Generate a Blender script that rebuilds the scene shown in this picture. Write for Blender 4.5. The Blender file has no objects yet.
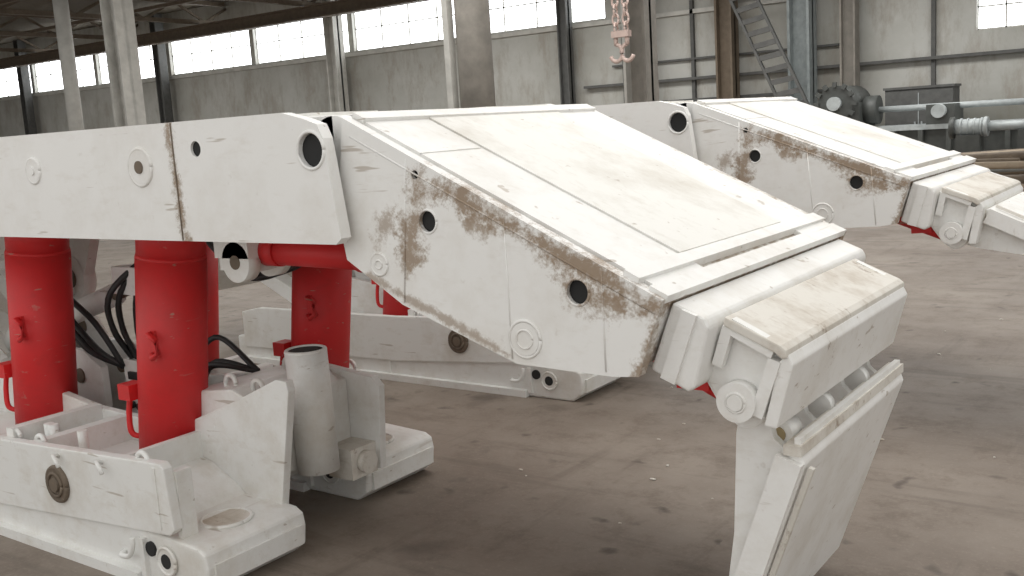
import bpy, bmesh, math, random
from mathutils import Vector, Matrix
random.seed(4)
scn = bpy.context.scene
COL = scn.collection
try:
    scn.view_settings.view_transform='Standard'
except Exception: pass

# ---------------------------------------------------------------- materials
def newmat(name):
    m = bpy.data.materials.new(name); m.use_nodes = True
    nt = m.node_tree
    b = nt.nodes['Principled BSDF']
    return m, nt, b
def math_n(nt, op, a, b=None, clamp=False):
    n = nt.nodes.new('ShaderNodeMath'); n.operation = op; n.use_clamp = clamp
    for i, v in enumerate((a, b)):
        if v is None: continue
        if isinstance(v, (int, float)): n.inputs[i].default_value = v
        else: nt.links.new(v, n.inputs[i])
    return n.outputs[0]
def mixc(nt, fac, a, b):
    n = nt.nodes.new('ShaderNodeMix'); n.data_type = 'RGBA'
    if isinstance(fac, (int, float)): n.inputs[0].default_value = fac
    else: nt.links.new(fac, n.inputs[0])
    for i, v in ((6, a), (7, b)):
        if isinstance(v, tuple): n.inputs[i].default_value = (*v, 1)
        else: nt.links.new(v, n.inputs[i])
    return n.outputs[2]
def ramp(nt, v, lo, hi):
    n = nt.nodes.new('ShaderNodeMapRange'); n.clamp = True
    nt.links.new(v, n.inputs[0]); n.inputs[1].default_value = lo; n.inputs[2].default_value = hi
    return n.outputs[0]
def noise(nt, co, scale, detail=6, rough=0.6, sc=None):
    if sc:
        mp = nt.nodes.new('ShaderNodeMapping'); mp.inputs['Scale'].default_value = sc
        nt.links.new(co, mp.inputs[0]); co = mp.outputs[0]
    n = nt.nodes.new('ShaderNodeTexNoise'); n.inputs['Scale'].default_value = scale
    n.inputs['Detail'].default_value = detail; n.inputs['Roughness'].default_value = rough
    nt.links.new(co, n.inputs['Vector'])
    return n.outputs[0]

def paint(name, base=(0.83,0.825,0.80), dirty=(0.56,0.51,0.43), rust=(0.22,0.145,0.09),
          dirt=0.5, specks=0.64, bands=(), rough=0.45):
    m, nt, b = newmat(name)
    co = nt.nodes.new('ShaderNodeTexCoord').outputs['Object']
    n1 = noise(nt, co, 2.6, 9, 0.7)
    c = mixc(nt, math_n(nt, 'MULTIPLY', ramp(nt, n1, 0.47, 0.70), dirt), base, dirty)
    n2 = noise(nt, co, 8.0, 12, 0.8, (1, 1, 0.6))
    c = mixc(nt, math_n(nt, 'MULTIPLY', ramp(nt, n2, specks, specks+0.05), 0.75), c, rust)
    n4 = noise(nt, co, 22.0, 5, 0.65, (0.35, 1, 1.0))
    c = mixc(nt, math_n(nt, 'MULTIPLY', ramp(nt, n4, 0.56, 0.70), 0.4*dirt+0.05), c, dirty)
    n5 = noise(nt, co, 30.0, 2, 0.5, (0.12, 0.5, 1.3))
    c = mixc(nt, math_n(nt, 'MULTIPLY', ramp(nt, n5, 0.70, 0.74), 0.6), c, (0.35,0.28,0.21))
    n6 = noise(nt, co, 18.0, 3, 0.6, (1.0, 0.10, 1.0))
    c = mixc(nt, math_n(nt, 'MULTIPLY', ramp(nt, n6, 0.68, 0.74), 0.5*dirt), c, (0.38,0.32,0.25))
    if bands:
        sep = nt.nodes.new('ShaderNodeSeparateXYZ'); nt.links.new(co, sep.inputs[0])
        n3 = noise(nt, co, 12.0, 12, 0.85)
        for (x0, z0, x1, z1, w, s) in bands:
            L = math.hypot(x1-x0, z1-z0); dx, dz = (x1-x0)/L, (z1-z0)/L
            al = math_n(nt, 'ADD', math_n(nt, 'MULTIPLY', sep.outputs[0], dx), math_n(nt, 'MULTIPLY', sep.outputs[2], dz))
            al = math_n(nt, 'SUBTRACT', al, (x0*dx+z0*dz+L/2))
            al = math_n(nt, 'MAXIMUM', math_n(nt, 'SUBTRACT', math_n(nt, 'ABSOLUTE', al), L/2), 0.0)
            ac = math_n(nt, 'ADD', math_n(nt, 'MULTIPLY', sep.outputs[0], -dz), math_n(nt, 'MULTIPLY', sep.outputs[2], dx))
            ac = math_n(nt, 'ABSOLUTE', math_n(nt, 'SUBTRACT', ac, (-x0*dz+z0*dx)))
            d = math_n(nt, 'ADD', al, ac)
            f = math_n(nt, 'SUBTRACT', 1.0, math_n(nt, 'DIVIDE', d, w), True)
            f = math_n(nt, 'ADD', math_n(nt, 'MULTIPLY', f, 0.30), n3)
            f = math_n(nt, 'MULTIPLY', ramp(nt, f, 0.66, 0.79), math_n(nt,'MULTIPLY', ramp(nt, d, w, w*0.5), s))
            c = mixc(nt, f, c, (0.29, 0.21, 0.14))
    nt.links.new(c, b.inputs['Base Color'])
    b.inputs['Roughness'].default_value = rough
    bp = nt.nodes.new('ShaderNodeBump'); bp.inputs['Strength'].default_value = 0.15; bp.inputs['Distance'].default_value = 0.01
    nt.links.new(n2, bp.inputs['Height']); nt.links.new(bp.outputs[0], b.inputs['Normal'])
    return m

M_white = paint('white_paint', dirt=0.45, specks=0.655)
M_canopy = paint('white_paint_canopy', dirt=0.28, specks=0.68, bands=[(-3.13,1.34,-3.17,1.82,0.07,0.95),(-3.33,1.63,-3.38,1.63,0.08,0.5)])
M_beam = paint('white_paint_beam', dirt=0.36, specks=0.65,
    bands=[(-2.05,1.56,-2.12,1.30,0.13,0.9), (-2.20,1.42,-2.25,1.36,0.11,0.7), (-1.98,1.54,-1.24,1.19,0.10,0.95), (-1.86,1.42,-1.80,1.40,0.09,0.8),
           (-1.54,1.25,-1.38,1.19,0.11,0.9), (-1.22,1.2,-1.33,1.0,0.05,0.9), (-2.3,1.25,-1.75,1.03,0.035,0.7)])
M_top = paint('white_paint_dusty', base=(0.80,0.79,0.75), dirty=(0.57,0.53,0.46), dirt=0.7, specks=0.635, rough=0.6)
M_base = paint('white_paint_base', base=(0.80,0.80,0.775), dirt=0.6, specks=0.64)
M_plastic = paint('guard_plate_paint', dirt=0.5, specks=0.62, bands=[(-1.0,1.18,-0.9,1.10,0.06,0.8)])
M_red = paint('red_paint', base=(0.64,0.018,0.020), dirty=(0.44,0.025,0.022), rust=(0.14,0.03,0.025), dirt=0.6, specks=0.70, rough=0.52)
M_grime = paint('rusty_steel', base=(0.18,0.14,0.10), dirty=(0.08,0.06,0.045), dirt=0.8, specks=0.6, rough=0.7)
M_rustwhite = paint('worn_white', base=(0.70,0.67,0.61), dirty=(0.42,0.35,0.27), rust=(0.24,0.16,0.10), dirt=0.95, specks=0.575, rough=0.6)

def simple(name, col, rough=0.6, metal=0.0, var=0.3, scale=6):
    m, nt, b = newmat(name)
    co = nt.nodes.new('ShaderNodeTexCoord').outputs['Object']
    n = noise(nt, co, scale, 6)
    d = tuple(x*(1-var) for x in col)
    nt.links.new(mixc(nt, ramp(nt, n, 0.35, 0.7), col, d), b.inputs['Base Color'])
    b.inputs['Roughness'].default_value = rough; b.inputs['Metallic'].default_value = metal
    return m
M_dark = simple('painted_hole_shade', (0.02,0.02,0.02), 0.8)  # near-black colour standing in for the shade inside holes
M_brass = simple('brass_pin', (0.42,0.33,0.18), 0.5, 0.4)
M_hose = simple('black_hose', (0.025,0.025,0.025), 0.5)
M_col = simple('column_grey', (0.25,0.23,0.20), 0.7, 0, 0.35, 3)
M_colL = simple('column_light', (0.54,0.53,0.49), 0.7, 0, 0.25, 3)
M_coldk = simple('steel_dark', (0.10,0.10,0.095), 0.7)
M_colbl = simple('steel_bluegrey', (0.27,0.30,0.30), 0.6)
M_truss = simple('truss_brown', (0.15,0.115,0.08), 0.7)
M_roof = simple('roof_sheet', (0.11,0.09,0.06), 0.9)
M_mach = simple('machine_grey', (0.40,0.43,0.43), 0.5)
M_machdk = simple('machine_dark', (0.07,0.075,0.07), 0.5)
M_hook = simple('hook_paint', (0.55,0.42,0.37), 0.4, 0.2)
M_wood = simple('timber', (0.36,0.29,0.21), 0.8)

def floor_mat():
    m, nt, b = newmat('concrete_floor')
    co = nt.nodes.new('ShaderNodeTexCoord').outputs['Object']
    n1 = noise(nt, co, 0.6, 8, 0.65); n2 = noise(nt, co, 3.2, 12, 0.78); n3 = noise(nt, co, 55.0, 4, 0.6)
    c = mixc(nt, ramp(nt, n1, 0.38, 0.64), (0.185,0.148,0.118), (0.290,0.245,0.203))
    c = mixc(nt, math_n(nt,'MULTIPLY', ramp(nt, n2, 0.50, 0.64), 0.55), c, (0.135,0.103,0.079))
    c = mixc(nt, math_n(nt,'MULTIPLY', ramp(nt, n3, 0.55, 0.75), 0.35), c, (0.36,0.31,0.26))
    nn = nt.nodes.new('ShaderNodeTexNoise'); nn.inputs['Scale'].default_value=4; nn.inputs['Detail'].default_value=6
    nt.links.new(co, nn.inputs['Vector'])
    sc = nt.nodes.new('ShaderNodeVectorMath'); sc.operation='SCALE'; sc.inputs['Scale'].default_value=0.35
    nt.links.new(nn.outputs['Color'], sc.inputs[0])
    mp = nt.nodes.new('ShaderNodeVectorMath'); mp.operation='ADD'
    nt.links.new(co, mp.inputs[0]); nt.links.new(sc.outputs[0], mp.inputs[1])
    def spots(scale, r0, r1, lo, s, c):
        v = nt.nodes.new('ShaderNodeTexVoronoi'); v.inputs['Scale'].default_value = scale
        nt.links.new(mp.outputs[0], v.inputs['Vector'])
        sel = nt.nodes.new('ShaderNodeSeparateColor'); nt.links.new(v.outputs['Color'], sel.inputs[0])
        spot = math_n(nt,'MULTIPLY', ramp(nt, v.outputs['Distance'], r0, r1), ramp(nt, sel.outputs[0], lo, lo+0.25))
        return mixc(nt, math_n(nt,'MULTIPLY', spot, s), c, (0.065,0.047,0.036))
    c = spots(1.7, 0.26, 0.08, 0.45, 0.6, c)
    c = spots(5.0, 0.24, 0.08, 0.50, 0.75, c)
    # tyre / drag streaks running along the hall and across it
    n7 = noise(nt, co, 2.0, 5, 0.65, (0.22, 2.4, 1))
    c = mixc(nt, math_n(nt,'MULTIPLY', ramp(nt, n7, 0.57, 0.68), 0.45), c, (0.11,0.086,0.067))
    n8 = noise(nt, co, 2.0, 5, 0.65, (2.6, 0.3, 1))
    c = mixc(nt, math_n(nt,'MULTIPLY', ramp(nt, n8, 0.60, 0.70), 0.35), c, (0.11,0.086,0.067))
    nt.links.new(c, b.inputs['Base Color'])
    nt.links.new(math_n(nt,'ADD', math_n(nt,'MULTIPLY', n2, 0.4), 0.40), b.inputs['Roughness'])
    bp = nt.nodes.new('ShaderNodeBump'); bp.inputs['Strength'].default_value=0.25; bp.inputs['Distance'].default_value=0.01
    nt.links.new(n2, bp.inputs['Height']); nt.links.new(bp.outputs[0], b.inputs['Normal'])
    return m
M_floor = floor_mat()
def wall_mat():
    m, nt, b = newmat('plaster_wall')
    co = nt.nodes.new('ShaderNodeTexCoord').outputs['Object']
    n1 = noise(nt, co, 0.35, 8, 0.65); n2 = noise(nt, co, 1.6, 10, 0.75, (1,1,0.35))
    c = mixc(nt, ramp(nt, n1, 0.35, 0.65), (0.48,0.48,0.45), (0.36,0.355,0.32))
    c = mixc(nt, math_n(nt,'MULTIPLY', ramp(nt, n2, 0.48, 0.62), 0.5), c, (0.26,0.225,0.18))
    sep = nt.nodes.new('ShaderNodeSeparateXYZ'); nt.links.new(co, sep.inputs[0])
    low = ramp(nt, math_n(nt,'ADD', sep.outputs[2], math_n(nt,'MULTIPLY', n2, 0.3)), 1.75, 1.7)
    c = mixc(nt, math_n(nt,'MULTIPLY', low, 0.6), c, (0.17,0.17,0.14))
    nt.links.new(c, b.inputs['Base Color']); b.inputs['Roughness'].default_value=0.85
    return m
M_wall = wall_mat()
def emis(name, col, s):
    m, nt, b = newmat(name)
    b.inputs['Base Color'].default_value=(*col,1)
    b.inputs['Emission Color'].default_value=(*col,1); b.inputs['Emission Strength'].default_value=s
    return m
M_glass = emis('window_daylight', (0.95,0.98,1.0), 4.0)

# ---------------------------------------------------------------- geometry helpers
def empty(name, loc=(0,0,0)):
    o = bpy.data.objects.new(name, None); o.location = loc; o.empty_display_size=0.2
    COL.objects.link(o); return o
def link(name, bm, mats, parent=None, M=None, smooth=False):
    me = bpy.data.meshes.new(name)
    bmesh.ops.recalc_face_normals(bm, faces=bm.faces)
    bm.to_mesh(me); bm.free()
    if not isinstance(mats, (list, tuple)): mats=[mats]
    for m in mats: me.materials.append(m)
    if smooth:
        for p in me.polygons: p.use_smooth=True
    o = bpy.data.objects.new(name, me); COL.objects.link(o)
    if parent: o.parent = parent
    if M is not None: o.matrix_local = M
    return o
def bevel(bm, w, seg=2):
    if w>0: 
        es=[e for e in bm.edges if len(e.link_faces)==2 and e.calc_face_angle(0)>0.35]
        bmesh.ops.bevel(bm, geom=es, offset=w, segments=seg, affect='EDGES', profile=0.6)
def prism_bm(pts, y0, y1):
    bm = bmesh.new()
    a=[bm.verts.new((x,y0,z)) for x,z in pts]; b=[bm.verts.new((x,y1,z)) for x,z in pts]
    n=len(pts)
    bm.faces.new(a); bm.faces.new(b[::-1])
    for i in range(n): bm.faces.new((a[i],a[(i+1)%n],b[(i+1)%n],b[i]))
    bmesh.ops.recalc_face_normals(bm, faces=bm.faces)
    return bm
def cyl_into(bm, p0, p1, r0, r1=None, seg=28, mi=0, caps=True):
    if r1 is None: r1=r0
    p0=Vector(p0); p1=Vector(p1); d=(p1-p0); L=d.length
    M = Matrix.Translation((p0+p1)/2) @ d.to_track_quat('Z','Y').to_matrix().to_4x4()
    r = bmesh.ops.create_cone(bm, cap_ends=caps, segments=seg, radius1=r0, radius2=r1, depth=L, matrix=M)
    fs=set(f for v in r['verts'] for f in v.link_faces)
    for f in fs:
        f.material_index=mi
        if len(f.verts)==4: f.smooth=True
def box_into(bm, x0,x1,y0,y1,z0,z1, mi=0):
    M = Matrix.Translation(((x0+x1)/2,(y0+y1)/2,(z0+z1)/2)) @ Matrix.Diagonal((abs(x1-x0),abs(y1-y0),abs(z1-z0),1))
    r=bmesh.ops.create_cube(bm, size=1, matrix=M)
    for f in set(f for v in r['verts'] for f in v.link_faces): f.material_index=mi
def beam_into(bm, p0, p1, w, h, mi=0):
    p0=Vector(p0); p1=Vector(p1); d=p1-p0
    M = Matrix.Translation((p0+p1)/2) @ d.to_track_quat('Z','Y').to_matrix().to_4x4() @ Matrix.Diagonal((w,h,d.length,1))
    r=bmesh.ops.create_cube(bm, size=1, matrix=M)
    for f in set(f for v in r['verts'] for f in v.link_faces): f.material_index=mi
def tube_into(bm, pts, r, seg=8, mi=0):
    pts=[Vector(p) for p in pts]
    rings=[]
    for i,p in enumerate(pts):
        t=(pts[min(i+1,len(pts)-1)]-pts[max(i-1,0)]).normalized()
        q=t.to_track_quat('Z','Y')
        rings.append([bm.verts.new(p+q@Vector((r*math.cos(2*math.pi*k/seg),r*math.sin(2*math.pi*k/seg),0))) for k in range(seg)])
    for a,b in zip(rings,rings[1:]):
        for k in range(seg):
            f=bm.faces.new((a[k],a[(k+1)%seg],b[(k+1)%seg],b[k])); f.material_index=mi; f.smooth=True
    f=bm.faces.new(rings[0][::-1]); f.material_index=mi
    f=bm.faces.new(rings[-1]); f.material_index=mi
def smooth_tube(bm, pts, r, n=6, seg=8, mi=0):
    P=[Vector(p) for p in pts]; P=[P[0]*2-P[1]]+P+[P[-1]*2-P[-2]]
    out=[]
    for i in range(1,len(P)-2):
        for k in range(n):
            t=k/n; a,b,c,d=P[i-1],P[i],P[i+1],P[i+2]
            out.append(0.5*((2*b)+(c-a)*t+(2*a-5*b+4*c-d)*t*t+(3*b-a-3*c+d)*t**3))
    out.append(P[-2]); tube_into(bm,out,r,seg,mi)
def torus_into(bm, c, R, r, axis='Y', seg=28, mi=0, arc=(0,2*math.pi), sz=1.0):
    pts=[]
    for i in range(seg+1):
        a=arc[0]+(arc[1]-arc[0])*i/seg
        u,v=R*math.cos(a),R*math.sin(a)*sz
        pts.append(Vector(c)+(Vector((u,0,v)) if axis=='Y' else Vector((u,v,0)) if axis=='Z' else Vector((0,u,v))))
    tube_into(bm, pts, r, 8, mi)
def plate_with_holes(name, pts, y0, y1, holes, mat, parent, M=None):
    """extruded plate with through holes, triangulated from filled outline curves"""
    cu=bpy.data.curves.new(name,'CURVE'); cu.dimensions='2D'; cu.fill_mode='BOTH'
    def sp(pp):
        s=cu.splines.new('POLY'); s.points.add(len(pp)-1); s.use_cyclic_u=True
        for q,(x,z) in zip(s.points,pp): q.co=(x,z,0,1)
    sp(pts)
    for (x,z,r) in holes: sp([(x+r*math.cos(2*math.pi*k/36),z+r*math.sin(2*math.pi*k/36)) for k in range(36)])
    cu.extrude=(y1-y0)/2
    t=bpy.data.objects.new('t',cu); COL.objects.link(t); bpy.context.view_layer.update()
    me=bpy.data.meshes.new_from_object(t.evaluated_get(bpy.context.evaluated_depsgraph_get()))
    bpy.data.objects.remove(t)
    bm=bmesh.new(); bm.from_mesh(me); bpy.data.meshes.remove(me)
    for v in bm.verts:
        x,y,z=v.co; v.co=(x,(y0+y1)/2-z,y)
    bmesh.ops.remove_doubles(bm,verts=bm.verts,dist=1e-5)
    for f in bm.faces: f.smooth=False
    return link(name,bm,mat,parent,M)

# ---------------------------------------------------------------- hydraulic roof support
def support(off, droop_adj=0.0, guard_rot=0.0):
    root = empty('hydraulic_roof_support', off)
    piv = Vector((-2.42,0,1.55))
    F = Matrix.Translation(piv) @ Matrix.Rotation(-droop_adj,4,'Y') @ Matrix.Translation(-piv)
    gp = Vector((-1.093,0,0.90))
    G = F @ Matrix.Translation(gp) @ Matrix.Rotation(guard_rot,4,'Y') @ Matrix.Translation(-gp)
    # ---- canopy
    bm = prism_bm([(-6.2,1.40),(-2.52,1.38),(-2.52,1.775),(-6.2,1.775)], 2.338, 3.837); bevel(bm,0.008)
    link('canopy_body', bm, M_canopy, root)
    cp=[(-6.2,1.45),(-6.1,1.36),(-2.36,1.36),(-2.335,1.38),(-2.34,1.42),(-2.378,1.70),(-2.40,1.745),(-2.46,1.765),(-2.56,1.79),(-6.2,1.79)]
    plate_with_holes('canopy_side_plate_1', cp, 2.29, 2.335, [(-2.437,1.664,0.055),(-3.02,1.69,0.028)], M_canopy, root)
    bm = prism_bm(cp, 3.84, 3.885); link('canopy_side_plate_2', bm, M_canopy, root)
    bm=bmesh.new()
    cyl_into(bm,(-2.437,2.305,1.664),(-2.437,2.334,1.664),0.054,mi=1)  # black discs plug the holes, their shade painted in
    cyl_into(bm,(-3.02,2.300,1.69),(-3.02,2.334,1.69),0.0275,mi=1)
    for (x,z,r,rusty) in ((-3.356,1.635,0.068,2),(-4.10,1.64,0.05,0),(-5.1,1.62,0.06,0)):
        torus_into(bm,(x,2.29,z),r,0.008,'Y')
        cyl_into(bm,(x,2.283,z),(x,2.30,z),r*0.93)
        cyl_into(bm,(x,2.278,z),(x,2.29,z),r*0.35,mi=rusty)
    torus_into(bm,(-2.437,2.29,1.664),0.060,0.006,'Y')
    box_into(bm,-3.150,-3.145,2.287,2.292,1.362,1.788,mi=2)
    for y in (2.42,2.52,3.05,3.2,3.68,3.78):
        cyl_into(bm,(-2.43,y-0.03,1.66),(-2.43,y+0.03,1.66),0.11)
        box_into(bm,-2.56,-2.43,y-0.03,y+0.03,1.50,1.77)
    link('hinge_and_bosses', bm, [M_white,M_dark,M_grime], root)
    bm=bmesh.new()
    box_into(bm,-6.1,-2.56,2.42,2.75,1.775,1.787); box_into(bm,-6.1,-2.56,3.4,3.75,1.775,1.787)
    link('canopy_top_strips', bm, M_top, root)
    bm=bmesh.new()
    for y in (2.56,2.72):
        cyl_into(bm,(-3.17,y-0.03,1.245),(-3.17,y+0.03,1.245),0.080)
        box_into(bm,-3.29,-3.09,y-0.03,y+0.03,1.26,1.42)
        cyl_into(bm,(-3.17,y-0.034,1.245),(-3.17,y+0.034,1.245),0.028,mi=1)
    cyl_into(bm,(-3.17,2.60,1.245),(-3.17,2.68,1.245),0.05)
    for y in (3.42,3.58):
        cyl_into(bm,(-3.17,y-0.03,1.245),(-3.17,y+0.03,1.245),0.085)
        box_into(bm,-3.29,-3.09,y-0.03,y+0.03,1.26,1.42)
    box_into(bm,-3.34,-3.12,2.59,2.69,1.20,1.40)
    link('jack_lugs', bm, [M_white,M_grime,M_red], root)
    bm=bmesh.new()
    for y in (2.64,3.5):
        cyl_into(bm,(-3.15,y,1.28),(-2.55,y,1.27),0.055)
        cyl_into(bm,(-2.60,y,1.27),(-2.42,y,1.29),0.062)
        cyl_into(bm,(-2.42,y,1.29),(-2.25,y,1.33),0.03)
        cyl_into(bm,(-3.10,y,1.28),(-3.02,y,1.28),0.062)
    link('front_beam_jacks', bm, M_red, root)

    # ---- front beam (drooping)
    prof=[(-2.36,1.762),(-1.237,1.222),(-1.318,1.005),(-1.40,0.998),(-1.723,1.006),(-2.16,1.162),(-2.39,1.30),(-2.41,1.42)]
    inner=[(-2.36,1.752),(-1.245,1.212),(-1.32,1.03),(-1.723,1.03),(-2.16,1.18),(-2.39,1.32),(-2.405,1.42)]
    bm = prism_bm(inner, 2.405, 3.845)
    link('front_beam_box', bm, M_beam, root, F)
    plate_with_holes('front_beam_side_1', prof, 2.362, 2.402, [(-2.03,1.428,0.034),(-1.50,1.232,0.036),(-2.068,1.572,0.014)], M_beam, root, F)
    bm = prism_bm(prof, 3.848, 3.89); link('front_beam_side_2', bm, M_beam, root, F)
    bm=bmesh.new()
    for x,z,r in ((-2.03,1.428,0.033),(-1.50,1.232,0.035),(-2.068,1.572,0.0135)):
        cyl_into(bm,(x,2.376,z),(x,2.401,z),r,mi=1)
    torus_into(bm,(-1.50,2.362,1.232),0.038,0.004,'Y'); torus_into(bm,(-2.03,2.362,1.428),0.036,0.004,'Y')
    for x,z,r in ((-2.246,1.289,0.035),(-1.689,1.084,0.055)):
        torus_into(bm,(x,2.361,z),r,0.005,'Y'); cyl_into(bm,(x,2.358,z),(x,2.37,z),r*0.9)
    torus_into(bm,(-1.689,2.357,1.084),0.028,0.003,'Y')
    torus_into(bm,(-2.246,2.357,1.289),0.014,0.003,'Y')
    def seam(x0,z0,x1,z1): tube_into(bm,[(x0,2.362,z0),(x1,2.362,z1)],0.003,6)
    seam(-2.10,1.62,-2.15,1.17); seam(-1.74,1.45,-1.74,1.02); seam(-1.42,1.30,-1.42,1.01); seam(-2.33,1.70,-1.26,1.185)
    link('front_beam_bosses', bm, [M_beam,M_dark], root, F)
    S=Vector((1.123,0,-0.54)).normalized(); Nn=Vector((0.54,0,1.123)).normalized(); O=Vector((-2.36,0,1.762))
    Mx=Matrix(((S.x,0,Nn.x,O.x),(0,1,0,0),(S.z,0,Nn.z,O.z),(0,0,0,1)))
    L=1.245
    bm=bmesh.new()
    def sbox(s0,s1,y0,y1,n0,n1,mi=0): box_into(bm,s0,s1,y0,y1,n0,n1,mi)
    sbox(0.03,L-0.15,2.74,3.56,-0.008,0.010,1)
    sbox(0.03,L-0.01,2.42,2.737,-0.01,0.004,0)
    sbox(0.03,L-0.01,3.563,3.84,-0.011,0.005,0)
    sbox(L-0.055,L+0.005,2.38,3.87,-0.012,0.012,0)
    sbox(L-0.14,L-0.09,2.38,3.87,-0.013,0.016,0)
    sbox(0.0,0.05,2.41,3.86,-0.03,0.017,0)
    sbox(0.30,0.304,2.42,2.73,0.0,0.007,0)
    bmesh.ops.transform(bm, matrix=Mx, verts=bm.verts)
    link('front_beam_top_plates', bm, [M_white,M_top], root, F)
    # front collar
    bm = prism_bm([(-1.243,1.205),(-1.15,1.165),(-1.138,1.14),(-1.185,0.97),(-1.205,0.955),(-1.318,1.01)],2.43,3.82); bevel(bm,0.012,3)
    link('front_beam_collar', bm, M_white, root, F)
    bm=bmesh.new()
    beam_into(bm,(-1.19,2.43,1.18),(-1.262,2.43,0.985),0.02,0.045)
    link('collar_flange', bm, M_white, root, F)
    # ---- extension tip
    bm = prism_bm([(-1.165,1.150),(-0.985,1.072),(-0.97,1.045),(-1.02,0.885),(-1.04,0.86),(-1.06,0.845),(-1.10,0.835),(-1.15,0.88),(-1.20,0.965)],2.53,3.56); bevel(bm,0.010,2)
    link('extension_box', bm, M_white, root, F)
    bm = prism_bm([(-1.12,1.160),(-0.965,1.092),(-0.950,1.080),(-0.948,1.060),(-0.963,1.055),(-0.98,1.07),(-1.125,1.135)],2.49,3.62); bevel(bm,0.005)
    link('extension_top_plate', bm, M_rustwhite, root, F)
    bm = prism_bm([(-0.95,1.070),(-0.935,1.04),(-0.985,0.86),(-1.02,0.865),(-0.975,1.045)],2.50,3.61); bevel(bm,0.006)
    link('extension_front_plate', bm, M_plastic, root, F)
    bm = bmesh.new()
    for y in (2.51,3.585):
        beam_into(bm,(-1.11,y,1.135),(-0.985,y,1.075),0.03,0.045)
        beam_into(bm,(-0.985,y,1.05),(-1.04,y,0.89),0.03,0.035)
        beam_into(bm,(-1.115,y,1.13),(-1.15,y,1.02),0.026,0.03)
        cyl_into(bm,(-1.093,y-0.025,0.925),(-1.093,y+0.025,0.925),0.056)
        cyl_into(bm,(-1.093,y-0.032,0.925),(-1.093,y+0.032,0.925),0.022)
        torus_into(bm,(-1.093,y-0.025,0.925),0.027,0.004,'Y')
    link('extension_pin_bosses', bm, [M_white,M_mach], root, F)
    bm=bmesh.new()
    for y in (2.60,3.1,3.50):
        cyl_into(bm,(-1.40,y,1.03),(-1.12,y,0.90),0.035)
        box_into(bm,-1.30,-1.20,y-0.05,y+0.05,0.93,1.0)
    link('extension_jacks', bm, M_red, root, F)
    # ---- face guard (hanging flap)
    bm = prism_bm([(-0.945,0.775),(-0.935,0.745),(-1.17,0.075),(-1.215,0.09),(-0.99,0.765)],2.57,3.56); bevel(bm,0.008)
    link('face_guard_plate', bm, M_plastic, root, G)
    bm=bmesh.new()
    for y0,y1 in ((2.605,2.635),(2.86,2.89),(3.20,3.23),(3.48,3.51)):
        w=prism_bm([(-0.985,0.755),(-1.205,0.12),(-1.215,0.12),(-1.16,0.50),(-1.145,0.80),(-1.125,0.90),(-1.06,0.90),(-1.035,0.80)],y0,y1)
        me=bpy.data.meshes.new('t'); w.to_mesh(me); w.free(); bm.from_mesh(me); bpy.data.meshes.remove(me)
    link('face_guard_webs', bm, M_white, root, G)
    bm=bmesh.new()
    beam_into(bm,(-0.965,2.56,0.785),(-0.965,3.57,0.785),0.05,0.030,0)
    beam_into(bm,(-0.955,2.575,0.808),(-0.955,3.55,0.808),0.018,0.018,1)
    beam_into(bm,(-0.972,2.562,0.76),(-1.20,2.562,0.10),0.03,0.075,1)
    beam_into(bm,(-0.925,2.60,0.73),(-1.155,2.60,0.085),0.02,0.014,0)
    for y in (2.95,3.3):
        cyl_into(bm,(-1.03,y-0.02,0.80),(-1.03,y+0.02,0.80),0.050,mi=1)
    cyl_into(bm,(-1.035,2.64,0.80),(-1.035,2.72,0.80),0.042,mi=1)
    cyl_into(bm,(-1.035,2.635,0.80),(-1.035,2.64,0.80),0.022,mi=2)
    link('face_guard_rails', bm, [M_rustwhite,M_white,M_brass], root, G)

    # ---- legs
    k=0
    for (xb,xt) in ((-3.905,-3.73),(-4.96,-4.80)):
        for y in (2.66,3.56):
            k+=1
            bm=bmesh.new()
            B=Vector((xb,y,0.30)); T=Vector((xt,y,1.39)); d=(T-B)
            P=lambda t: B+d*t
            cyl_into(bm,P(0),P(0.86),0.150,seg=40)
            cyl_into(bm,P(0.86),P(0.875),0.150,0.145,seg=40)
            cyl_into(bm,P(0.875),P(1.0),0.145,seg=40)
            h=P(0.53)+Vector((0.10,-0.125,0))
            tube_into(bm,[h+Vector((-0.035,0.03,0.045)),h+Vector((-0.04,-0.03,0.045)),h+Vector((-0.01,-0.055,0.05)),h+Vector((0.03,-0.05,0.03)),h+Vector((0.035,-0.05,-0.03)),h+Vector((0,-0.055,-0.05)),h+Vector((-0.04,-0.03,-0.045)),h+Vector((-0.035,0.03,-0.045))],0.013)
            box_into(bm,h.x-0.05,h.x-0.02,h.y-0.02,h.y+0.05,h.z-0.06,h.z+0.06)
            v=P(0.30)+Vector((-0.13,-0.11,0))
            box_into(bm,v.x-0.055,v.x+0.03,v.y-0.045,v.y+0.04,v.z-0.02,v.z+0.05)
            smooth_tube(bm,[v+Vector((-0.02,-0.01,0)),v+Vector((-0.03,-0.02,-0.1)),v+Vector((-0.02,-0.02,-0.18)),v+Vector((0.03,0.02,-0.2))],0.013)
            link('leg_cylinder_%d'%k, bm, M_red, root)
            bm=bmesh.new()
            cyl_into(bm,(xb,y,0.16),(xb,y,0.31),0.19,0.17,seg=36)
            link('leg_seat_%d'%k, bm, M_base, root)

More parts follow.
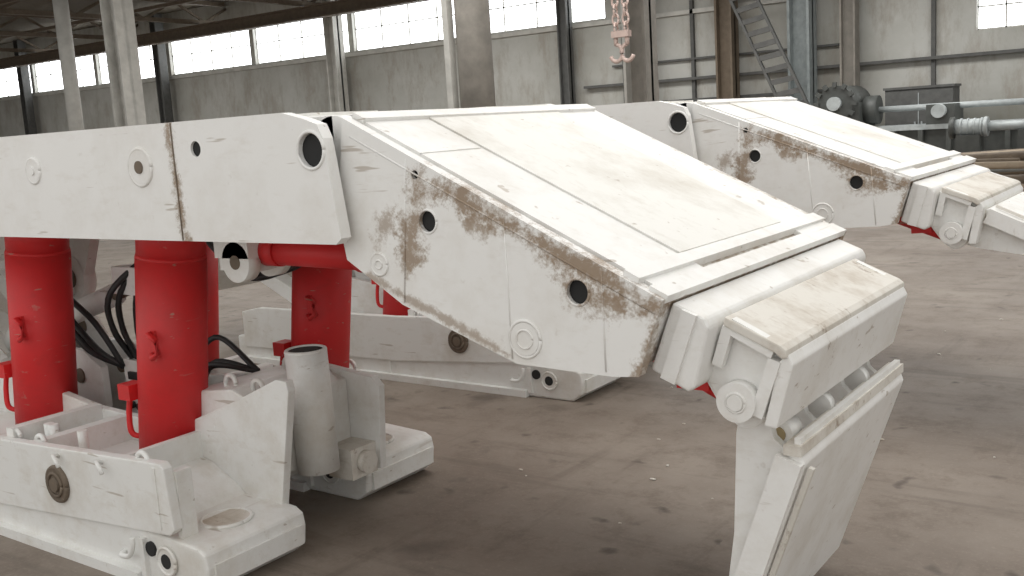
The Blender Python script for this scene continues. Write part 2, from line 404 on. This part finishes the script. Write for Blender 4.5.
    # ---- base pontoons
    for j,(ya,yb) in enumerate(((2.19,2.69),(3.23,3.72))):
        PM = Matrix.Translation((0 if j==0 else -0.17,0,0))
        bm = prism_bm([(-6.3,0.03),(-6.2,0.0),(-3.17,0.0),(-3.10,0.05),(-3.09,0.13),(-3.10,0.185),(-3.14,0.205),(-3.55,0.225),(-3.62,0.27),(-6.3,0.20)], ya, yb); bevel(bm,0.016,3)
        link('pontoon_skid_%d'%(j+1), bm, M_base, root, PM)
        bm=bmesh.new()
        box_into(bm,-6.2,-3.5,ya-0.035,ya+0.02,0.0,0.045)
        torus_into(bm,(-3.28,(ya+yb)/2,0.213),0.10,0.008,'Z')
        cyl_into(bm,(-3.28,(ya+yb)/2,0.19),(-3.28,(ya+yb)/2,0.215),0.095,mi=2)
        cyl_into(bm,(-3.33,ya-0.012,0.12),(-3.33,ya+0.02,0.12),0.055); torus_into(bm,(-3.33,ya-0.01,0.12),0.055,0.007,'Y')
        cyl_into(bm,(-3.33,ya-0.014,0.12),(-3.33,ya,0.12),0.03,mi=1)
        cyl_into(bm,(-3.43,ya-0.01,0.15),(-3.43,ya+0.02,0.15),0.03,mi=1)
        box_into(bm,-3.49,-3.46,ya-0.02,ya+0.02,0.03,0.19)
        smooth_tube(bm,[(-3.62,ya,0.10),(-3.60,ya-0.03,0.10),(-3.54,ya-0.035,0.11),(-3.51,ya-0.035,0.15),(-3.51,ya-0.03,0.19)],0.011)
        box_into(bm,-4.7,-4.67,ya-0.01,ya+0.01,0.03,0.2)
        box_into(bm,-3.10,-3.080,ya+0.03,yb-0.03,0.06,0.14)
        link('pontoon_fittings_%d'%(j+1), bm, [M_base,M_dark,M_rustwhite], root, PM)
        bm = prism_bm([(-6.2,0.12),(-4.6,0.14),(-3.28,0.235),(-3.25,0.26),(-3.275,0.50),(-3.30,0.52),(-4.6,0.455),(-6.0,0.44),(-6.2,0.40)], ya-0.015, ya+0.03); bevel(bm,0.006)
        link('pontoon_outer_plate_%d'%(j+1), bm, M_base, root, PM)
        bm = prism_bm([(-6.2,0.12),(-3.40,0.20),(-3.46,0.25),(-3.62,0.33),(-3.75,0.355),(-4.6,0.35),(-6.1,0.35)], ya+0.032, yb-0.032)
        link('pontoon_deck_%d'%(j+1), bm, M_base, root, PM)
        bm=bmesh.new()
        x,z=-4.03,0.325
        cyl_into(bm,(x,ya-0.03,z),(x,ya,z),0.078,seg=32,mi=1); torus_into(bm,(x,ya-0.02,z),0.072,0.012,'Y',mi=1)
        cyl_into(bm,(x,ya-0.042,z),(x,ya,z),0.03,mi=1)
        torus_into(bm,(x,ya-0.032,z),0.050,0.007,'Y',mi=1)
        box_into(bm,-3.34,-3.325,ya-0.02,ya,0.25,0.50)
        # toe gusset closing the outer plate's front edge
        box_into(bm,-3.29,-3.262,ya+0.03,ya+0.10,0.21,0.48)
        for lx,ly in ((-3.45,ya+0.02),(-4.45,ya+0.05),(-4.25,ya+0.05),(-3.62,yb-0.02),(-5.5,ya+0.03)):
            zz=0.50 if lx>-4 else 0.455
            torus_into(bm,(lx,ly,zz),0.035,0.011,'Y',seg=14)
        for lx,lz in ((-4.0,0.45),(-3.68,0.47)):
            tube_into(bm,[(lx,ya-0.01,lz),(lx,ya-0.04,lz+.01),(lx+.03,ya-0.05,lz),(lx+.05,ya-0.05,lz-.03)],0.009)
        link('pontoon_bosses_%d'%(j+1), bm, [M_base,M_grime], root, PM)
        yi0,yi1 = (2.66,2.70) if j==0 else (3.22,3.26)
        if j==0: pp=[(-6.1,0.15),(-6.1,0.5),(-5.5,0.62),(-4.5,0.48),(-3.85,0.46),(-3.42,0.63),(-3.16,0.745),(-3.10,0.742),(-3.09,0.70),(-3.20,0.19)]
        else: pp=[(-6.1,0.15),(-6.1,0.5),(-5.5,0.62),(-4.5,0.48),(-3.85,0.56),(-3.40,0.66),(-3.0,0.62),(-2.96,0.58),(-2.99,0.19)]
        bm = prism_bm(pp, yi0, yi1); bevel(bm,0.005)
        link('pontoon_inner_plate_%d'%(j+1), bm, M_base, root, PM)
        bm=bmesh.new()
        box_into(bm,-4.5,-4.44,ya+0.03,yb-0.03,0.34,0.50)
        box_into(bm,-3.72,-3.69,ya+0.03,yb-0.03,0.33,0.46)
        box_into(bm,-4.28,-4.22,ya+0.03,yb-0.03,0.34,0.47)
        for xx in (-4.37,-4.33,-4.10): cyl_into(bm,(xx,ya+0.16,0.34),(xx,ya+0.16,0.50),0.022,seg=12)
        link('pontoon_ribs_%d'%(j+1), bm, M_base, root, PM)
    bm = prism_bm([(-3.80,0.25),(-3.80,0.62),(-3.50,0.66),(-3.33,0.60),(-3.33,0.27),(-3.40,0.22)], 2.70, 3.22); bevel(bm,0.01)
    link('base_bridge', bm, M_base, root)
    bm=bmesh.new()
    px,py=-3.25,2.93
    cyl_into(bm,(px,py,0.265),(px-0.015,py,0.80),0.092,seg=40)
    torus_into(bm,(px-0.015,py,0.80),0.083,0.010,'Z')
    cyl_into(bm,(px-0.015,py,0.795),(px-0.015,py,0.803),0.074,mi=1,seg=32)
    box_into(bm,-3.35,-3.26,py-0.06,py+0.06,0.45,0.55)
    link('guide_post', bm, [M_base,M_dark], root)
    bm=bmesh.new()
    for y in (2.78,3.12):
        torus_into(bm,(-3.42,y,0.655),0.035,0.011,'Y',seg=14); torus_into(bm,(-3.60,y,0.66),0.035,0.011,'Y',seg=14)
    box_into(bm,-3.33,-3.18,3.06,3.22,0.18,0.32,1)
    cyl_into(bm,(-3.18,3.14,0.25),(-3.145,3.14,0.25),0.05,mi=1)
    link('bridge_fittings', bm, [M_base,M_rustwhite], root)
    # ---- rear linkage, caving shield
    bm=prism_bm([(-6.1,1.42),(-5.95,1.50),(-6.75,0.80),(-7.25,0.42),(-7.35,0.46),(-6.9,0.86),(-6.2,1.55)],2.40,3.78)
    link('caving_shield', bm, M_white, root)
    bm=bmesh.new()
    for y in (2.85,3.35):
        beam_into(bm,(-5.75,y,0.45),(-6.55,y,1.0),0.16,0.12); beam_into(bm,(-6.15,y,0.35),(-6.95,y,0.72),0.14,0.12)
        for p in ((-5.75,0.45),(-6.55,1.0),(-6.15,0.35),(-6.95,0.72)):
            cyl_into(bm,(p[0],y-0.09,p[1]),(p[0],y+0.09,p[1]),0.11)
            cyl_into(bm,(p[0],y-0.10,p[1]),(p[0],y+0.10,p[1]),0.05,mi=1)
    cyl_into(bm,(-5.6,3.0,0.62),(-5.6,3.3,0.62),0.16,seg=32)
    box_into(bm,-5.95,-5.35,2.95,3.25,0.3,0.55)
    cyl_into(bm,(-5.9,3.1,0.60),(-5.45,3.1,1.0),0.12,seg=28)
    for y in (2.95,3.2):
        cyl_into(bm,(-5.42,y-.04,1.0),(-5.42,y+.04,1.0),0.13,seg=28); cyl_into(bm,(-5.42,y-.05,1.0),(-5.42,y+.05,1.0),0.055,mi=1)
        w=prism_bm([(-5.50,0.90),(-5.34,0.92),(-5.12,1.38),(-5.50,1.38),(-5.54,1.05)],y-.03,y+.03)
        me=bpy.data.meshes.new('t'); w.to_mesh(me); w.free(); bm.from_mesh(me); bpy.data.meshes.remove(me)
        w=prism_bm([(-5.6,0.36),(-4.85,0.36),(-4.85,0.58),(-5.0,0.66),(-5.2,0.66),(-5.32,0.80),(-5.48,0.80),(-5.6,0.6)],y-.02,y+.02)
        me=bpy.data.meshes.new('t'); w.to_mesh(me); w.free(); bm.from_mesh(me); bpy.data.meshes.remove(me)
        cyl_into(bm,(-5.40,y-.03,0.72),(-5.40,y+.03,0.72),0.045,mi=1); cyl_into(bm,(-5.05,y-.03,0.52),(-5.05,y+.03,0.52),0.04,mi=1)
    cyl_into(bm,(-5.35,3.07,0.80),(-4.85,3.07,0.95),0.06); cyl_into(bm,(-5.1,3.07,0.875),(-4.7,3.07,0.995),0.035,mi=1)
    link('lemniscate_links', bm, [M_white,M_grime], root)
    bm=bmesh.new()
    box_into(bm,-4.75,-4.45,3.0,3.25,0.30,0.62); box_into(bm,-4.70,-4.5,2.985,3.0,0.52,0.56,1)
    for i in range(4): cyl_into(bm,(-4.70+.07*i,2.96,0.46),(-4.70+.07*i,3.0,0.46),0.02); cyl_into(bm,(-4.70+.07*i,2.975,0.38),(-4.70+.07*i,3.0,0.38),0.018,mi=1)
    box_into(bm,-4.68,-4.42,2.95,3.05,0.98,1.12,0)
    for i in range(7):
        y=2.93+0.05*i; a=random.uniform(-.06,.06)
        smooth_tube(bm,[(-4.72+0.04*i,3.05,0.6),(-4.66+a+.02*i,y,0.80),(-4.58+0.03*i+a,y-.04,1.0),(-4.45,3.05,1.2),(-4.3,3.1,1.38)],0.016,mi=1)
    for i in range(5):
        a=random.uniform(-.05,.05)
        smooth_tube(bm,[(-4.2,3.1+.05*i,1.38),(-4.0,3.1+.05*i,1.16+a),(-3.75,3.1,1.10+a),(-3.50,3.05+.04*i,1.16),(-3.4,3.05,1.38)],0.016,mi=1)
    for i in range(4):
        a=random.uniform(-.08,.08)
        smooth_tube(bm,[(-5.3+.08*i,2.9,1.38),(-5.15+a,2.88,1.05),(-5.0+.05*i,2.93,0.75+a),(-4.75,3.0,0.58)],0.016,mi=1)
        smooth_tube(bm,[(-4.45,3.1,0.50+.03*i),(-4.2,3.05,0.52+.03*i+a),(-4.05,3.0+.03*i,0.70+a),(-3.8,3.1,0.62)],0.014,mi=1)
    link('valve_manifold', bm, [M_white,M_hose], root)
    return root

support((0,0,0))
support((-0.14,2.90,0), math.radians(4.6), math.radians(-80))

# ---------------------------------------------------------------- hall shell
def slab(name,x0,x1,y0,y1,z0,z1,mat):
    bm=bmesh.new(); box_into(bm,x0,x1,y0,y1,z0,z1); return link(name,bm,mat)
slab('floor',-72,14,-6,30,-0.2,0.0,M_floor)
WY=28.0
bm=bmesh.new()
lw=[(-5.6,-3.0),(-1.5,1.5)]
box_into(bm,-72,14,WY,WY+0.4,0,3.35)
prev=-72
for a,b in lw:
    box_into(bm,prev,a,WY,WY+0.4,3.35,4.5); prev=b
box_into(bm,prev,14,WY,WY+0.4,3.35,4.5)
box_into(bm,-72,14,WY,WY+0.4,4.5,4.8)
box_into(bm,-72,14,WY,WY+0.4,6.4,7.4)
spans=[]
wx=-71.0
while wx<-17.5:
    spans.append((wx,wx+5.25)); wx+=5.5
prev=-72
for a,b in spans:
    box_into(bm,prev,a,WY,WY+0.4,4.8,6.4); prev=b
box_into(bm,prev,14,WY,WY+0.4,4.8,6.4)
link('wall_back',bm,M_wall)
for i,(a,b,z0,z1) in enumerate([(a,b,4.8,6.4) for a,b in spans]+[(a,b,3.35,4.5) for a,b in lw]):
    bm=bmesh.new()
    box_into(bm,a,b,WY+0.2,WY+0.22,z0,z1,0)
    n=4
    for k in range(n+1):
        xx=a+(b-a)*k/n; box_into(bm,xx-0.02,xx+0.02,WY+0.14,WY+0.19,z0,z1,1)
    for zz in (z0+.02,(z0+z1)/2,z1-.02): box_into(bm,a,b,WY+0.14,WY+0.19,zz-0.02,zz+0.02,1)
    link('window_%d'%(i+1),bm,[M_glass,M_colL])
slab('wall_left',-72.4,-72,-6,28.4,0,7.4,M_wall)
slab('ceiling',-72,14,4,28.4,7.4,7.6,M_roof)
slab('trim_wall_ledge',-72,14,WY-0.12,WY,4.62,4.74,M_colL)
slab('trim_wall_pipe',-17.0,14,WY-0.25,WY-0.1,2.72,2.80,M_coldk)
bm=bmesh.new()
for X in range(-70,14,6):
    for (z,w) in ((6.55,0.16),(7.3,0.16)): box_into(bm,X-0.08,X+0.08,4.5,27.9,z-w/2,z+w/2)
    y=4.5; up=True
    while y<27.5:
        beam_into(bm,(X,y,6.55 if up else 7.3),(X,y+1.4,7.3 if up else 6.55),0.09,0.09); y+=1.4; up=not up
for y in (9,13,18,23): box_into(bm,-71,13,y-0.06,y+0.06,6.6,6.72)
box_into(bm,-4.14,-3.94,4.5,27.9,6.2,6.45); 
for y in (5,11,17,23,27): box_into(bm,-4.1,-3.98,y-.05,y+.05,6.45,7.35)
link('roof_truss',bm,M_truss)
bm=bmesh.new()
for y in (26.5,14.0):
    x1=-18.5 if y>20 else -8
    box_into(bm,-71,x1,y-0.18,y+0.18,6.36,6.42); box_into(bm,-71,x1,y-0.18,y+0.18,5.96,6.02); box_into(bm,-71,x1,y-0.03,y+0.03,6.0,6.4)
link('crane_runway_girder',bm,M_truss)

def hcolumn(X,Y,w,mat,top=7.35,kind='h',mat2=None,brackets=False):
    bm=bmesh.new()
    if kind=='h':
        box_into(bm,X-w/2,X-w/2+w*0.12,Y-w/2,Y+w/2,0,top,1); box_into(bm,X+w/2-w*0.12,X+w/2,Y-w/2,Y+w/2,0,top,0)
        box_into(bm,X-w/2,X+w/2,Y-0.04,Y+0.04,0,top)
        box_into(bm,X-w*0.7,X+w*0.7,Y-w*0.7,Y+w*0.7,0,0.04)
    else:
        cyl_into(bm,(X,Y,0),(X,Y,top),w/2); cyl_into(bm,(X,Y,0),(X,Y,0.05),w*0.8)
    if brackets:
        box_into(bm,X-w*0.5-.12,X-w*0.5,Y-0.3,Y-0.15,0,top,1)
    link('steel_column',bm,[mat,mat2 or mat])
hcolumn(-10.70,14,0.60,M_col,top=5.95,kind='c',mat2=M_colL,brackets=True)
hcolumn(-9.7,18,0.50,M_col,mat2=M_colL)
hcolumn(-20.7,14,0.5,M_colL,top=5.95)
hcolumn(-22.9,14,0.35,M_colL,top=5.95,kind='c')
hcolumn(-17.5,27.6,0.35,M_coldk)
hcolumn(-12.0,27.4,0.5,M_truss)
hcolumn(-9.84,27.4,0.6,M_colbl)
hcolumn(-8.6,27.5,0.4,M_col)
hcolumn(-27.5,27.5,0.5,M_colL)
hcolumn(-38,27.5,0.4,M_coldk)
hcolumn(-49,27.5,0.4,M_coldk)
hcolumn(-14.6,27.6,0.25,M_col)

bm=bmesh.new()
p0=Vector((-9.6,26.6,0.6)); p1=Vector((-12.2,26.6,6.2))
for o in (Vector((0,0,0)),Vector((0.75,-0.2,0.1))):
    beam_into(bm,p0+o,p1+o,0.10,0.07)
for i in range(17):
    a=p0.lerp(p1,(i+0.5)/17); beam_into(bm,a,a+Vector((0.75,-0.2,0.1)),0.05,0.14)
beam_into(bm,(-9.6,26.6,0),(-9.6,26.6,0.65),0.1,0.1); beam_into(bm,(-8.85,26.4,0),(-8.85,26.4,0.7),0.1,0.1)
link('wall_ladder',bm,M_coldk)

bm=bmesh.new()
hx,hy,hz=-4.04,7.2,2.14
def link_into(cx,cy,cz,rot):
    pts=[]
    for i in range(17):
        a=2*math.pi*i/16; u=0.026*math.cos(a); v=0.045*math.sin(a)
        pts.append((cx+(u if rot else 0.0),cy+(0 if rot else u),cz+v))
    tube_into(bm,pts,0.0095,6)
for dx in (-0.045,0.045):
    z=hz+0.27; k=0
    while z<6.0: link_into(hx+dx,hy,z,k%2); z+=0.07; k+=1
box_into(bm,hx-0.15,hx+0.15,hy-0.2,hy+0.2,5.95,6.2)
box_into(bm,hx-0.075,hx+0.075,hy-0.03,hy+0.03,hz+0.20,hz+0.25)
for dx,fl in ((-0.05,1),(0.05,-1)):
    cyl_into(bm,(hx+dx,hy,hz+0.14),(hx+dx,hy,hz+0.21),0.018)
    pts=[]
    for i in range(15):
        a=math.radians(90-fl*250*i/14) ; pts.append((hx+dx+0.055*math.cos(a),hy,hz+0.08+0.065*math.sin(a)))
    tube_into(bm,pts,0.017,8)
link('chain_hoist_hook',bm,M_hook)

# background machines and clutter on the right
bm=bmesh.new()
X=0.5
box_into(bm,-8.0+X,-1.4,24.4,25.4,0.35,1.05); box_into(bm,-8.0+X,-1.4,24.3,25.5,1.05,1.16,1)
for x in (-7.3,-5.3,-3.3,-1.8): box_into(bm,x-0.15,x+0.15,24.5,25.3,0,0.36,0)
for x in (-6.6,-6.0,-5.4,-4.8,-4.2,-3.4,-2.6): box_into(bm,x-.05,x+.05,24.2,24.4,0.2,1.05)
box_into(bm,-8.4,-7.4,24.3,25.6,0,1.75,0); cyl_into(bm,(-7.9,24.15,1.75),(-7.9,25.6,1.75),0.42)
cyl_into(bm,(-7.9,24.0,1.75),(-7.9,24.15,1.75),0.16,mi=1)
for k in range(12):
    a=k*math.pi/6; beam_into(bm,(-7.9+.38*math.cos(a),24.12,1.75+.38*math.sin(a)),(-7.9+.50*math.cos(a),24.12,1.75+.50*math.sin(a)),.08,.1)
cyl_into(bm,(-7.4,24.9,1.55),(-7.1,24.9,1.55),0.34)
box_into(bm,-5.9,-5.3,24.3,25.2,1.16,1.6); cyl_into(bm,(-5.6,24.1,1.45),(-5.6,24.4,1.45),0.15,mi=1)
cyl_into(bm,(-7.1,24.9,1.55),(-3.6,24.9,1.55),0.07,mi=1); box_into(bm,-3.6,-2.9,24.5,25.2,1.16,1.85)
link('lathe_machine',bm,[M_machdk,M_mach])
bm=bmesh.new()
for (x,y,a,b,h) in ((-6.6,26.8,1.6,.7,2.0),(-2.6,26.8,1.4,.7,1.7)):
    box_into(bm,x-a/2,x+a/2,y-b/2,y+b/2,0.08,h); box_into(bm,x-a/2-.04,x+a/2+.04,y-b/2-.04,y+b/2,h,h+.06,0)
    box_into(bm,x-.01,x+.01,y-b/2-.012,y-b/2,0.2,h-.1,1)
    for s in (-.08,.08): box_into(bm,x+s-.015,x+s+.015,y-b/2-.04,y-b/2,h*.5,h*.5+.2,1)
    for dx in (-a/2+.1,a/2-.1): box_into(bm,x+dx-.05,x+dx+.05,y-b/2,y+b/2,0,0.08)
link('tool_cabinets',bm,[M_coldk,M_mach])
bm=bmesh.new()
cyl_into(bm,(-4.9,22.6,1.10),(-4.35,22.6,1.10),0.17); cyl_into(bm,(-4.35,22.6,1.10),(-3.4,22.6,1.10),0.09)
cyl_into(bm,(-5.0,22.6,1.10),(-4.9,22.6,1.10),0.22,mi=1); cyl_into(bm,(-4.35,22.6,1.10),(-4.28,22.6,1.10),0.20)
for i in range(4): cyl_into(bm,(-4.8+i*.13,22.6,1.10),(-4.77+i*.13,22.6,1.10),0.19)
box_into(bm,-4.85,-4.4,22.35,22.85,0.3,0.95,1); box_into(bm,-5.0,-3.2,22.2,23.0,0,0.3,1); box_into(bm,-3.7,-3.55,22.4,22.8,0.3,1.02,1)
link('pump_motor_set',bm,[M_mach,M_machdk])
bm=bmesh.new()
for i in range(30):
    y=17.6+random.random()*3.4; z=0.08+0.13*random.randint(0,4); xx=-6.2+random.random()*1.6
    cyl_into(bm,(xx,y,z),(xx+1.8+random.random()*2,y+random.uniform(-.8,.8),z+random.uniform(0,.12)),random.choice((.04,.06,.08)),mi=random.choice((0,0,1,2)),seg=12)
for x in (-5.0,-3.2): box_into(bm,x-.06,x+.06,17.5,21.2,0,0.1)
for i in range(18):
    x=random.uniform(-6.2,-3.2); y=random.uniform(17.3,21.4); box_into(bm,x,x+random.uniform(.1,.4),y,y+random.uniform(.1,.3),0.0,random.uniform(.1,.5),random.choice((0,0,1,2)))
link('steel_scrap_pile',bm,[M_grime,M_wood,M_mach])
bm=bmesh.new()
for i,(x,y,a,b,h) in enumerate(((-13.5,25.8,1.1,.8,.9),(-12.9,25.3,.5,.5,1.6),(-15.2,26,1.6,.8,.7),(-18.5,26,1.4,1,1.1),(-24,25,2,1,1.0),(-30,24.5,2.2,1,1.3))):
    box_into(bm,x-a/2,x+a/2,y-b/2,y+b/2,0.1,h,i%2); box_into(bm,x-a/2-.05,x+a/2+.05,y-b/2-.05,y+b/2+.05,0,0.1,1); box_into(bm,x-a/2-.03,x+a/2+.03,y-b/2-.03,y+b/2+.03,h,h+.05,0)
link('equipment_crates',bm,[M_mach,M_machdk])
bm=bmesh.new()
for X0 in (-12.5,-16.0):
    for dx in (0,1.4,2.8):
        for dy in (0,0.8): box_into(bm,X0+dx-.04,X0+dx+.04,11+dy-.04,11+dy+.04,0,1.4)
    for z in (0.3,0.85,1.35): box_into(bm,X0-.04,X0+2.84,10.96,11.84,z,z+.05)
    for i in range(6): box_into(bm,X0+.1+i*.45,X0+.4+i*.45,11.1,11.6,0.35,0.35+random.uniform(.15,.4),1)
link('storage_rack',bm,[M_machdk,M_wood])
bm=bmesh.new()
for X,z0,z1 in ((-15.6,1,4.5),(-13.3,0.5,5),(-6.6,1.2,4.6)):
    box_into(bm,X-.05,X+.05,WY-.12,WY,z0,z1)
box_into(bm,-16,-9,WY-.15,WY,2.1,2.18); box_into(bm,-16,-9,WY-.15,WY,3.3,3.36)
box_into(bm,-19.5,-18.4,WY-.15,WY,1.4,2.2)
link('wall_conduit',bm,M_coldk)
bm=bmesh.new()
for i in range(60):
    x=random.uniform(-3.0,1.5); y=random.uniform(2.6,9.5); s=random.uniform(.003,.010)
    r=bmesh.ops.create_icosphere(bm,subdivisions=1,radius=s,matrix=Matrix.Translation((x,y,s*.5))@Matrix.Diagonal((random.uniform(.8,2),1,.6,1)))
link('floor_debris',bm,M_rustwhite)

# ---------------------------------------------------------------- lights
w=bpy.data.worlds.new('World'); scn.world=w; w.use_nodes=True
bg=w.node_tree.nodes['Background']; bg.inputs[0].default_value=(1.0,0.99,0.97,1); bg.inputs[1].default_value=1.02
def area(name,loc,rot,sx,sy,p,col=(1,1,1)):
    l=bpy.data.lights.new(name,'AREA'); l.shape='RECTANGLE'; l.size=sx; l.size_y=sy; l.energy=p; l.color=col
    o=bpy.data.objects.new(name,l); o.location=loc; o.rotation_euler=rot; COL.objects.link(o)
area('overhead_fill',(-2,5.5,6.1),(0,0,0),8,3,280,(1,0.98,0.95))  # added fill lights hung below the roof, which has no openings
area('overhead_fill',(-9,12,6.1),(0,0,0),18,3,650,(1,0.98,0.95))
area('overhead_fill',(-10,22,6.1),(0,0,0),24,3,1500,(1,0.99,0.97))
area('overhead_fill',(-34,20,6.1),(0,0,0),24,3,900,(1,0.99,0.97))

# ---------------------------------------------------------------- camera
cam=bpy.data.cameras.new('camera'); cam.sensor_width=36; cam.lens=1013/1024*36; cam.clip_end=200
co=bpy.data.objects.new('camera',cam); COL.objects.link(co)
R=Matrix(((0.8118,-0.0420,0.5824),(0.5809,0.1637,-0.7973),(-0.0619,0.9856,0.1573)))
co.matrix_world=Matrix.Translation((0,0,1.7)) @ R.to_4x4()
scn.camera=co
